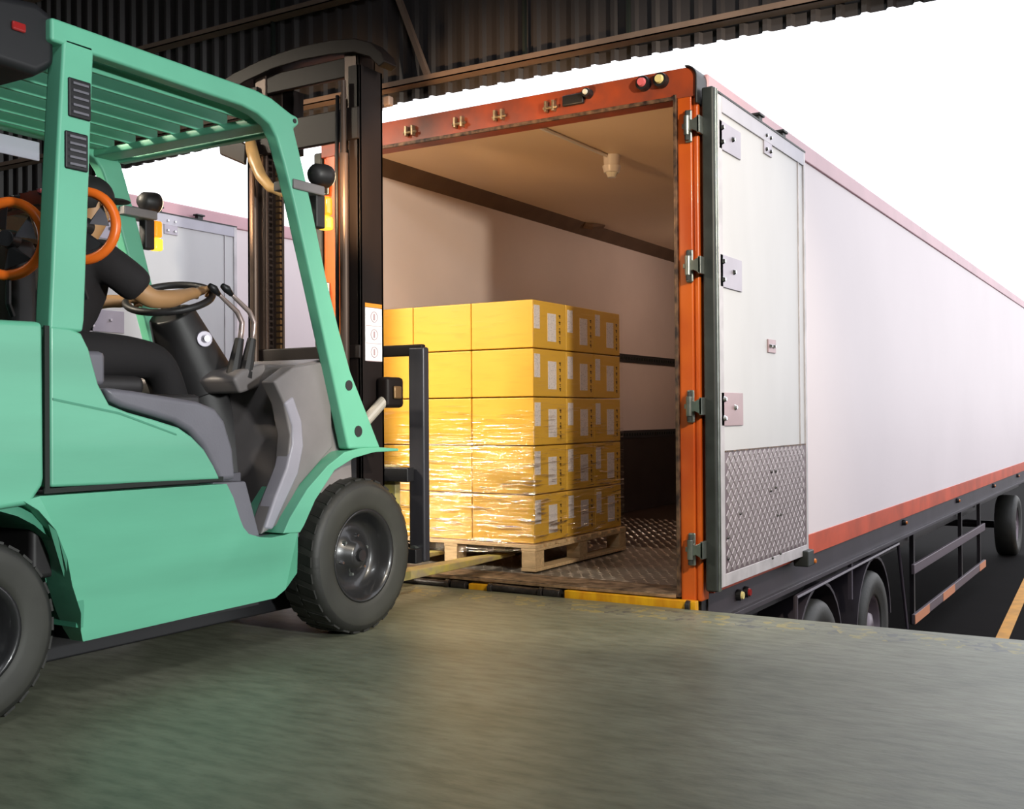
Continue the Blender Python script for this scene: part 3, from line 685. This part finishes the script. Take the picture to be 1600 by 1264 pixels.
b = B(); bx(b, FX0+.06, FX1-.06, 3.36, 3.47, 2.228, 2.262); bx(b, FX0+.06, FX1-.06, 3.50, 3.545, 2.225, 2.255); link('guard_front_beam', b, 'dgreen', fk, .008)
b = B(); bx(b, FX0+.06, FX1-.06, 2.36, 2.46, 2.25, 2.33); link('guard_rear_beam', b, 'dgreen', fk, .008)
for k in range(7):
    xx = FX1-.14-k*.147
    b = B(); bx(b, xx-.007, xx+.007, 2.44, 3.40, 2.258, 2.314); link('guard_slat', b, 'dgreen', fk, .003)
# rear lamp box on the guard
b = B(); prism_x(b, [(1.98, 2.16), (1.98, 2.36), (2.30, 2.40), (2.372, 2.37), (2.372, 2.20), (2.30, 2.15)], -3.62, FX1-.03); rl = link('rear_lamp_box', b, 'black', fk, .03, seg=3)
b = B(); bx(b, -3.252, -3.238, 2.20, 2.25, 2.275, 2.305); link('rear_lamp_lens', b, 'lens_red', rl, .006)
# pale lavender panel on the far side of the guard
b = B(); bx(b, FX0+.02, FX0+.03, 2.45, 3.10, 2.16, 2.245); link('guard_side_sheet', b, 'lavpanel', fk, .003)
# headlamps with turn lenses on both guard legs
for sg in (1, -1):
    X = lambda d: FXC+(.56+d)*sg
    b = B(); lathe = [(.001, -.055), (.028, -.052), (.046, -.03), (.053, .02), (.052, .045), (.045, .047), (.001, .047)]
    rings = []
    n = 20
    for r, dy in lathe: rings.append([b.verts.new((X(0)+math.cos(2*PI*j/n)*r, 3.71+dy, 2.075+math.sin(2*PI*j/n)*r)) for j in range(n)])
    for i in range(len(rings)-1):
        for j in range(n): b.faces.new((rings[i][j], rings[i][(j+1) % n], rings[i+1][(j+1) % n], rings[i+1][j]))
    hl = link('headlamp', b, 'dark', fk, smooth=True)
    b = B(); rodv(b, (X(0), 3.755, 2.075), (X(0), 3.764, 2.075), .050, .046, 20); link('headlamp_glass', b, 'lens_head', hl)
    b = B(); bx(b, min(X(-.03), X(.02)), max(X(-.03), X(.02)), 3.665, 3.725, 1.835, 1.985); tl = link('turn_lamp', b, 'dark', fk, .008)
    b = B(); bx(b, min(X(-.032), X(.022)), max(X(-.032), X(.022)), 3.725, 3.775, 1.90, 1.985); link('turn_lens', b, 'lens_amber', tl, .012)
    b = B(); bx(b, min(X(-.032), X(.022)), max(X(-.032), X(.022)), 3.725, 3.78, 1.835, 1.898); link('turn_lens', b, 'lens_yel_lit', tl, .012)
    b = B(); bx(b, min(X(-.08), X(.04)), max(X(-.08), X(.04)), 3.50, 3.70, 1.975, 2.018); link('lamp_bracket', b, 'cowl', fk, .006)
    ld = bpy.data.lights.new('headlamp_light', 'SPOT'); ld.energy = 110; ld.color = (1, .62, .30); ld.spot_size = math.radians(88); ld.spot_blend = .6; ld.shadow_soft_size = .05
    lo = bpy.data.objects.new('headlamp_light', ld); C.objects.link(lo); lo.parent = hl; lo.location = Vector((X(0), 3.80, 2.075))-WORG[hl.name]
    lo.rotation_euler = Vector((.05*-sg, 1, .05)).to_track_quat('-Z', 'Y').to_euler()
# mirror at the guard's left front
b = B(); prism_y(b, [(-4.32, 2.45), (-4.315, 2.39), (-4.13, 2.31), (-4.12, 2.42), (-4.20, 2.46)], 4.13, 4.15); link('mast_bracket', b, 'mast', fk, .01)
# dash / cowl
b = B(); prism_x(b, [(3.60, .5), (3.57, .92), (3.55, 1.16), (3.60, 1.225), (3.80, 1.262), (3.97, 1.262), (4.0, .5)], FX0+.07, FX1-.08); link('dash_cowl', b, 'cowl', fk, .02, seg=3)
b = B(); prism_x(b, [(3.40, 1.165), (3.45, 1.205), (3.60, 1.24), (3.60, 1.14), (3.44, 1.10)], FX0+.12, -3.47); link('dash_shelf', b, 'cowl', fk, .015)
sidep = [(3.56, 1.215), (3.80, 1.25), (3.82, .86), (3.60, .70), (3.47, .54), (3.36, .505), (3.42, .62), (3.52, .78), (3.54, .92), (3.50, 1.06), (3.44, 1.15)]
b = B(); prism_x(b, sidep, FX1-.135, FX1-.055); link('cowl_side_panel', b, 'cowl', fk, .01)
b = B(); st = [(3.50, 1.06), (3.545, .96), (3.545, .88), (3.51, .78), (3.44, .66), (3.375, .53)]
sto = [(3.425, .52), (3.50, .63), (3.585, .75), (3.62, .87), (3.61, .98), (3.555, 1.09)]
prism_x(b, st+sto, FX1-.13, FX1-.048); link('cowl_edge_strip', b, 'cowl_lav', fk, .012)
# steering column, wheel, levers
b = B(); rodv(b, (FXC, 3.66, .75), (FXC, 3.50, 1.18), .20, .15, 12); rodv(b, (FXC, 3.52, 1.15), (FXC+.02, 3.34, 1.46), .17, .10, 14); link('steering_column', b, 'dark', fk, .01)
sc = Vector((FXC+.02, 3.33, 1.525)); nrm = Vector((.22, -.36, .90)).normalized(); u = nrm.orthogonal().normalized(); v_ = nrm.cross(u)
b = B(); tube(b, [sc+(u*math.cos(a)+v_*math.sin(a))*.185 for a in [2*PI*i/40 for i in range(40)]], .016, 8, closed=True); sw = link('steering_wheel', b, 'dark', fk, smooth=True)
b = B()
for a in (0.4, 2.5, 4.6): tube(b, [sc-nrm*.03, sc+(u*math.cos(a)+v_*math.sin(a))*.18], .012, 6)
rodv(b, sc-nrm*.06, sc-nrm*.01, .045, .04, 14); link('wheel_spoke', b, 'dark', sw)
b = B(); rodv(b, (FXC+.13, 3.42, 1.345), (FXC+.155, 3.41, 1.345), .038, .036, 18); ks = link('key_plate', b, 'plate', fk, .003)
b = B(); rodv(b, (FXC+.155, 3.41, 1.345), (FXC+.175, 3.405, 1.345), .018, .015, 14); link('key_switch', b, 'chrome', ks)
for i in range(2):
    x_ = -3.54+i*.04; y_ = i*.035
    b = B(); tube(b, [(x_, 3.50+y_, 1.30), (x_, 3.515+y_, 1.38), (x_, 3.52+y_, 1.42), (x_, 3.49+y_, 1.465), (x_, 3.41+y_, 1.515), (x_, 3.35+y_, 1.555)], [.012, .012, .012, .012, .010, .008], 8); lvr = link('hydraulic_lever', b, 'leverpale', fk, smooth=True)
    b = B(); tube(b, [(x_, 3.385+y_, 1.53), (x_, 3.355+y_, 1.553), (x_, 3.33+y_, 1.565)], [.010, .018, .012], 10); link('lever_knob', b, 'black', lvr, smooth=True)
    b = B(); rodv(b, (x_, 3.46+y_, 1.17), (x_, 3.505+y_, 1.345), .034, .020, 10); link('lever_boot', b, 'dark', lvr)
# seat
b = B(); bx(b, FXC-.24, FXC+.24, 2.55, 3.02, 1.085, 1.17); link('seat_cushion', b, 'dark', fk, .035, seg=3)
b = B(); v = bx(b, FXC-.23, FXC+.23, 2.42, 2.54, 1.14, 1.66); link('seat_backrest', b, 'dark', fk, .04, seg=3)
b = B(); bx(b, -3.50, -3.44, 2.52, 2.72, 1.12, 1.25); link('seat_side_guard', b, 'greyp', fk, .02)
# two small orange rimmed cab fans
for (c, rr) in (((-3.47, 2.64, 1.715), .128), ((-3.52, 2.37, 1.635), .130)):
    c = Vector(c); nrm2 = Vector((.45, -.88, .0)).normalized(); uu = Vector((0, 0, 1)); vv = nrm2.cross(uu)
    b = B(); tube(b, [c+(uu*math.cos(a)+vv*math.sin(a))*rr for a in [2*PI*i/36 for i in range(36)]], .019, 8, closed=True); f_ = link('fan_rim', b, 'fanorange', fk, smooth=True)
    for k in range(4):
        a = k*PI/2+.4; b = B(); p1 = c+(uu*math.cos(a)+vv*math.sin(a))*.03; 
        q = [c+(uu*math.cos(a-.2)+vv*math.sin(a-.2))*.03+nrm2*.006, c+(uu*math.cos(a-.45)+vv*math.sin(a-.45))*rr*.85+nrm2*.014, c+(uu*math.cos(a+.45)+vv*math.sin(a+.45))*rr*.85-nrm2*.010, c+(uu*math.cos(a+.2)+vv*math.sin(a+.2))*.03-nrm2*.006]
        A_ = [b.verts.new(x_) for x_ in q]; D_ = [b.verts.new(x_-nrm2*.003) for x_ in q]
        b.faces.new(A_); b.faces.new(D_[::-1])
        for i in range(4): b.faces.new((A_[i], A_[(i+1) % 4], D_[(i+1) % 4], D_[i]))
        link('fan_blade', b, 'greyp' if k % 2 else 'black', f_)
    b = B(); rodv(b, c-nrm2*.03, c+nrm2*.02, .036, .03, 16); link('fan_hub', b, 'black', f_, .003)
    b = B(); tube(b, [c-uu*rr, c-uu*(rr+.10), c-uu*(rr+.14)-nrm2*.03], .010, 6); link('fan_stalk', b, 'black', f_)
# wheels
def wheel(cy, cz, R, xo, wdt, s, rim):
    b = B(); k = R/.36
    prof = [(rim+.004, -.015), (rim+.012, -.004), (rim+.035, 0), (R*.80, .006), (R*.90, .002), (R*.965, -.010), (R, -.032), (R, -wdt+.03), (R*.965, -wdt+.008), (R*.8, -wdt), (rim+.02, -wdt), (rim+.004, -wdt+.015)]
    mi = [1, 1, 1, 1, 0, 0, 0, 0, 0, 0, 0, 0]
    lathe_x(b, [(r, d*s) for r, d in prof], xo, cy, cz, 64, mi); w_ = link('wheel', b, ['tyre', 'tyre_side'], fk, smooth=True)
    b = B(); lathe_x(b, [(rim+.006, -.012*s), (rim+.010, -.004*s), (rim-.002, -.004*s), (rim-.012, -.022*s), (rim-.03, -.05*s), (rim-.04, -.095*s), (rim*.55, -.10*s), (rim*.48, -.075*s), (rim*.34, -.07*s), (rim*.30, -.035*s), (.001, -.03*s), (.001, -wdt*s), (rim, -wdt*s)], xo, cy, cz, 40, closed=False)
    r_ = link('rim', b, 'rim', w_, smooth=True)
    for k in range(6):
        a = k*PI/3+.3; p = (xo-.078*s, cy+math.cos(a)*rim*.44, cz+math.sin(a)*rim*.44); bolt(r_, p, (s, 0, 0), .011, .02, 'chrome' if k % 2 else 'steel', 'wheel_nut')
    b = B(); rodv(b, (xo-.04*s, cy, cz), (xo-.018*s, cy, cz), .032, .026, 16); link('hub_cap', b, 'rim', r_)
    for q in range(30):
        a = 2*PI*q/30; b2 = None
    b = B()
    for q in range(30):
        a = 2*PI*q/30
        rad = Vector((0, math.cos(a), math.sin(a))); tan = Vector((0, -math.sin(a), math.cos(a))); c = Vector((xo-wdt*.5*s, cy, cz))+rad*(R-.001)
        for xs2, sk in ((-1, .02), (1, -.02)):
            cc = c+Vector((xs2*wdt*.22, 0, 0))+tan*sk
            v8 = []
            for dx in (-wdt*.19, wdt*.19):
                for dt in (-.022, .022):
                    for dr in (-.006, .0022): v8.append(b.verts.new(cc+Vector((dx, 0, 0))+tan*(dt+dx*.3)+rad*dr))
            for f in ((0, 1, 3, 2), (4, 6, 7, 5), (0, 4, 5, 1), (2, 3, 7, 6), (0, 2, 6, 4), (1, 5, 7, 3)): b.faces.new([v8[i] for i in f])
    tag(link('tread_block', b, 'tyre', w_), kind='stuff')
    return w_
wheel(3.955, .357, .353, -3.20, .215, 1, .205)
wheel(3.955, .357, .353, 2*FXC+3.20, .215, -1, .205)
wheel(2.06, .312, .308, -3.255, .18, 1, .17)
wheel(2.06, .312, .308, 2*FXC+3.255, .18, -1, .17)
# mast
for sg in (1, -1):
    X = lambda d: FXC+d*sg
    def bb(b, d0, d1, y0, y1, z0, z1): return bx(b, min(X(d0), X(d1)), max(X(d0), X(d1)), y0, y1, z0, z1)
    b = B(); bb(b, .310, .38, 4.21, 4.228, .12, 2.74); bb(b, .362, .38, 4.21, 4.395, .12, 2.74); bb(b, .310, .38, 4.377, 4.395, .12, 2.74)
    om = link('outer_mast_channel', b, 'mast', fk, .003)
    b = B(); bb(b, .268, .355, 4.232, 4.248, .14, 2.82); bb(b, .338, .355, 4.232, 4.37, .14, 2.82); bb(b, .268, .355, 4.356, 4.37, .14, 2.82)
    im = link('inner_mast_channel', b, 'mastl', fk, .003)
    b = B(); rodv(b, (X(.305), 4.18, .55), (X(.305), 4.18, 2.30), .022, None, 14); rodv(b, (X(.305), 4.18, 2.30), (X(.305), 4.18, 2.66), .013, None, 12); link('lift_cylinder', b, 'mastl', fk)
    b = B()
    for k in range(60):
        zz = .5+k*.033; bb(b, .236, .264, 4.30+.0, 4.315, zz, zz+.022)
    tag(link('lift_chain', b, 'chain', fk), kind='stuff')
    if sg > 0:
        b = B(); bx(b, X(.38)-.0005, X(.38)+.0015, 4.245, 4.378, 1.275, 1.54); dc = link('warning_decal', b, 'paper', om)
        b = B(); bx(b, X(.38)-.0005, X(.38)+.0017, 4.245, 4.378, 1.542, 1.562); link('decal_stripe', b, 'decal_orange', dc)
        for k in range(3):
            zc = 1.495-k*.088
            b = B(); n = 16
            tube(b, [(X(.38)+.002, 4.315+math.cos(a)*.026, zc+math.sin(a)*.026) for a in [2*PI*i/n for i in range(n)]], .0022, 4, closed=True)
            bx(b, X(.38)+.001, X(.38)+.0025, 4.309, 4.321, zc-.016, zc+.016); link('decal_pictogram', b, 'decal_ink', dc)
            b = B(); bx(b, X(.38)+.001, X(.38)+.0018, 4.250, 4.373, zc-.046, zc-.0435); link('decal_rule', b, 'decal_ink', dc)
    # tilt cylinder
    b = B(); rodv(b, (X(.42), 4.03, .86), (X(.42), 4.36, 1.09), .028, .028, 14); link('tilt_cylinder', b, 'cylpale', fk)
    b = B(); bb(b, .385, .46, 4.32, 4.46, 1.04, 1.195); link('mast_clevis', b, 'mast', fk, .02)
    b = B(); bb(b, .46, .475, 4.36, 4.42, 1.085, 1.15); link('clevis_plate', b, 'chain', fk, .01)
# crosshead
b = B(); top = [(-4.40, 2.795), (-4.28, 2.835), (-4.10, 2.868), (-3.95, 2.885), (-3.80, 2.893), (-3.60, 2.888), (-3.45, 2.868), (-3.35, 2.83), (-3.28, 2.765), (-3.262, 2.72)]
low = [(-3.30, 2.70), (-3.36, 2.76), (-3.46, 2.80), (-3.62, 2.815), (-3.80, 2.82), (-4.0, 2.81), (-4.2, 2.775), (-4.38, 2.72)]
prism_y(b, top+low, 4.20, 4.30); link('mast_crosshead', b, 'mast', fk, .006)
box('mast_top_tie', 'mast', fk, -4.19, -3.43, 4.20, 4.23, 2.37, 2.53, .006)
box('mast_mid_tie', 'mast', fk, -4.19, -3.43, 4.20, 4.23, 1.285, 1.352, .006)
box('mast_low_tie', 'mast', fk, -4.19, -3.43, 4.20, 4.25, .30, .55, .006)
box('inner_top_tie', 'mast', fk, -4.10, -3.52, 4.24, 4.27, 2.70, 2.80, .006)
box('chain_guide', 'mast', fk, -3.62, -3.50, 4.36, 4.44, 2.40, 2.74, .004); box('chain_guide', 'mast', fk, -4.12, -4.0, 4.36, 4.44, 2.40, 2.74, .004)
b = B(); bx(b, -3.56, -3.46, 4.40, 4.44, 2.56, 2.60); bx(b, -3.50, -3.40, 4.41, 4.45, 2.58, 2.63); rodv(b, (-3.58, 4.40, 2.50), (-3.58, 4.40, 2.72), .012); link('hose_pulley', b, 'girt', fk, .008)
b = B(); tube(b, [(-4.117, 4.16, 2.43), (-4.07, 4.14, 2.33), (-4.005, 4.12, 2.235), (-3.94, 4.12, 2.17), (-3.872, 4.14, 2.137)], [.03, .032, .03, .026, .022], 10); link('hydraulic_hose', b, 'hose', fk, smooth=True)
b = B()
for dx in (0, .03): tube(b, [(-3.56+dx, 4.19, 1.0), (-3.56+dx, 4.19, 1.6), (-3.56+dx, 4.19, 2.2), (-3.56+dx, 4.2, 2.6)], .010, 6)
link('hydraulic_hose', b, 'black', fk, smooth=True)
# carriage and load backrest
b = B()
for sg in (1, -1):
    xa, xb = sorted((FXC+.355*sg, FXC+.455*sg))
    b = B(); bx(b, xa, xb, 4.63, 4.685, .235, 1.36); link('backrest_upright', b, 'charcoal', fk, .012, seg=3)
    b = B(); rodv(b, (FXC+.40*sg, 4.60, .30), (FXC+.40*sg, 4.63, .30), .024, .02, 10); link('backrest_bolt', b, 'steel', fk)
box('backrest_top_bar', 'mast', fk, FXC-.44, FXC+.44, 4.635, 4.675, 1.315, 1.375, .008)
box('carriage_bar', 'black', fk, FXC-.40, FXC+.40, 4.56, 4.62, .655, .73, .006)
box('carriage_bar', 'black', fk, FXC-.45, FXC+.45, 4.56, 4.62, .235, .31, .006)
for dx in (-.2, .2):
    b = B(); bx(b, FXC+dx-.02, FXC+dx+.02, 4.40, 4.60, .25, .72); link('carriage_bracket', b, 'mast', fk, .004)
for sx in (1, -1):
    cx = FXC+.22*sx
    b = B(); prism_x(b, [(4.62, .115), (4.62, .74), (4.665, .74), (4.67, .165), (5.45, .152), (5.84, .135), (5.85, .122), (5.3, .115)], cx-.055, cx+.055); link('fork', b, 'fork', fk, .006)

# ------------------------------------------------------------ driver
dr = root('person', (FXC, 2.8, 1.17), 'person in black T-shirt and cap, seated in the forklift, arm on the steering wheel', 'person')
def skin(name, verts, edges, m, parent, root_i=0, sub=2):
    me = bpy.data.meshes.new(name); org = WORG[parent.name]
    me.from_pydata([Vector(v[:3])-org for v in verts], edges, []); me.materials.append(M[m])
    o = bpy.data.objects.new(name, me); C.objects.link(o); o.parent = parent; WORG[o.name] = org
    o.modifiers.new('skin', 'SKIN')
    for i, v in enumerate(verts):
        r = v[3]; me.skin_vertices[0].data[i].radius = (r, r*(v[4] if len(v) > 4 else 1)); me.skin_vertices[0].data[i].use_root = (i == root_i)
    s = o.modifiers.new('sub', 'SUBSURF'); s.levels = sub; s.render_levels = sub
    o.modifiers['skin'].use_smooth_shade = True
    return o
HX = FXC
V = []; E = []
def chain(start, pts):
    prev = start
    for p in pts:
        V.append(p); i = len(V)-1
        if prev is not None: E.append((prev, i))
        prev = i
    return prev
chain(None, [(HX, 2.66, 1.26, .13)])
ch = chain(0, [(HX, 2.74, 1.42, .12), (HX, 2.82, 1.56, .13)])
nk = chain(ch, [(HX, 2.87, 1.67, .075), (HX, 2.91, 1.745, .052)])
hd_ = chain(nk, [(HX, 2.94, 1.81, .072), (HX, 2.945, 1.88, .088), (HX, 2.94, 1.94, .070)])
# right arm
wr = chain(ch, [(HX+.19, 2.86, 1.625, .062), (HX+.26, 2.93, 1.53, .050), (HX+.29, 3.00, 1.475, .043), (HX+.26, 3.13, 1.49, .040), (HX+.20, 3.27, 1.525, .028), (HX+.17, 3.33, 1.54, .030, .7), (HX+.150, 3.385, 1.552, .032, .6)])
for k, (dx, ln) in enumerate(((-.028, .95), (-.009, 1.0), (.010, .95), (.028, .8))):
    x_ = HX+.150+dx
    chain(wr, [(x_, 3.415, 1.570, .0095), (x_-.006, 3.415+.035*ln, 1.578, .0090), (x_-.008, 3.415+.052*ln, 1.556, .0085), (x_-.008, 3.415+.040*ln, 1.535, .0075)])
chain(wr-1, [(HX+.118, 3.36, 1.545, .012), (HX+.095, 3.395, 1.535, .0105), (HX+.095, 3.43, 1.532, .009)])
# left arm
wl = chain(ch, [(HX-.19, 2.86, 1.625, .062), (HX-.26, 2.92, 1.52, .050), (HX-.28, 2.98, 1.46, .043), (HX-.22, 3.10, 1.50, .038), (HX-.16, 3.17, 1.51, .028), (HX-.13, 3.21, 1.505, .032, .6)])
for dx in (-.026, -.009, .009, .026):
    chain(wl, [(HX-.12+dx*.5, 3.235, 1.52+dx*.2, .0095), (HX-.105+dx*.7, 3.265, 1.51, .009), (HX-.10+dx*.8, 3.26, 1.487, .008)])
chain(wl, [(HX-.095, 3.20, 1.495, .012), (HX-.07, 3.205, 1.48, .010)])
# legs
for sg in (1, -1):
    chain(0, [(HX+.10*sg, 2.70, 1.235, .105), (HX+.14*sg, 2.95, 1.245, .085), (HX+.16*sg, 3.14, 1.235, .068), (HX+.155*sg, 3.24, 1.0, .058), (HX+.15*sg, 3.30, .72, .042), (HX+.15*sg, 3.32, .58, .040), (HX+.15*sg, 3.42, .535, .035)])
bd = skin('body', V, E, 'skin', dr)
# clothes
V = []; E = []
chain(None, [(HX, 2.66, 1.22, .155)])
ch = chain(0, [(HX, 2.74, 1.40, .160), (HX, 2.82, 1.56, .165), (HX, 2.86, 1.65, .10)])
for sg in (1, -1): chain(2, [(HX+.18*sg, 2.85, 1.625, .095), (HX+.255*sg, 2.92, 1.55, .082), (HX+.28*sg, 2.98, 1.50, .075)])
skin('t_shirt', V, E, 'cloth', dr)
V = []; E = []
chain(None, [(HX, 2.66, 1.235, .150)])
for sg in (1, -1):
    chain(0, [(HX+.10*sg, 2.70, 1.24, .118), (HX+.14*sg, 2.95, 1.25, .100), (HX+.16*sg, 3.15, 1.235, .085), (HX+.155*sg, 3.25, 1.0, .075), (HX+.15*sg, 3.31, .66, .062)])
skin('trousers', V, E, 'trouser', dr)
for sg in (1, -1):
    b = B(); prism_x(b, [(3.26, .505), (3.26, .60), (3.33, .615), (3.42, .56), (3.50, .545), (3.52, .515), (3.51, .505)], HX+.15*sg-.045, HX+.15*sg+.045); link('shoe', b, 'black', dr, .015, seg=3)
# head details
hc = Vector((HX, 2.945, 1.88))
b = B(); bmesh.ops.create_uvsphere(b, u_segments=24, v_segments=14, radius=1, matrix=Matrix.Translation(hc+Vector((0, -.012, .03))) @ Matrix.Diagonal((.088, .105, .088, 1)))
for v in [v for v in b.verts if v.co.z < hc.z+.015 and v.co.y > hc.y-.02] : v.co.z = max(v.co.z, hc.z+.015)
cap = link('cap', b, 'hair', dr, smooth=True)
b = B(); bmesh.ops.create_uvsphere(b, u_segments=20, v_segments=8, radius=1, matrix=Matrix.Translation(hc+Vector((0, .105, .030))) @ Matrix.Diagonal((.065, .075, .010, 1))); link('cap_peak', b, 'hair', cap, smooth=True)
b = B(); prism_x(b, [(hc.y+.082, hc.z+.012), (hc.y+.108, hc.z-.022), (hc.y+.084, hc.z-.032)], HX-.012, HX+.012); link('nose', b, 'skin', dr, .006)
for sg in (1, -1):
    b = B(); bmesh.ops.create_uvsphere(b, u_segments=12, v_segments=8, radius=1, matrix=Matrix.Translation(hc+Vector((.086*sg, -.005, -.012))) @ Matrix.Diagonal((.010, .018, .030, 1))); link('ear', b, 'skin', dr, smooth=True)
    b = B(); bmesh.ops.create_uvsphere(b, u_segments=12, v_segments=8, radius=.010, matrix=Matrix.Translation(hc+Vector((.032*sg, .080, -.002)))); link('eye', b, 'black', dr, smooth=True)
b = B(); bmesh.ops.create_uvsphere(b, u_segments=12, v_segments=8, radius=1, matrix=Matrix.Translation(hc+Vector((0, .076, -.058))) @ Matrix.Diagonal((.024, .010, .006, 1))); link('mouth', b, 'lips', dr, smooth=True)
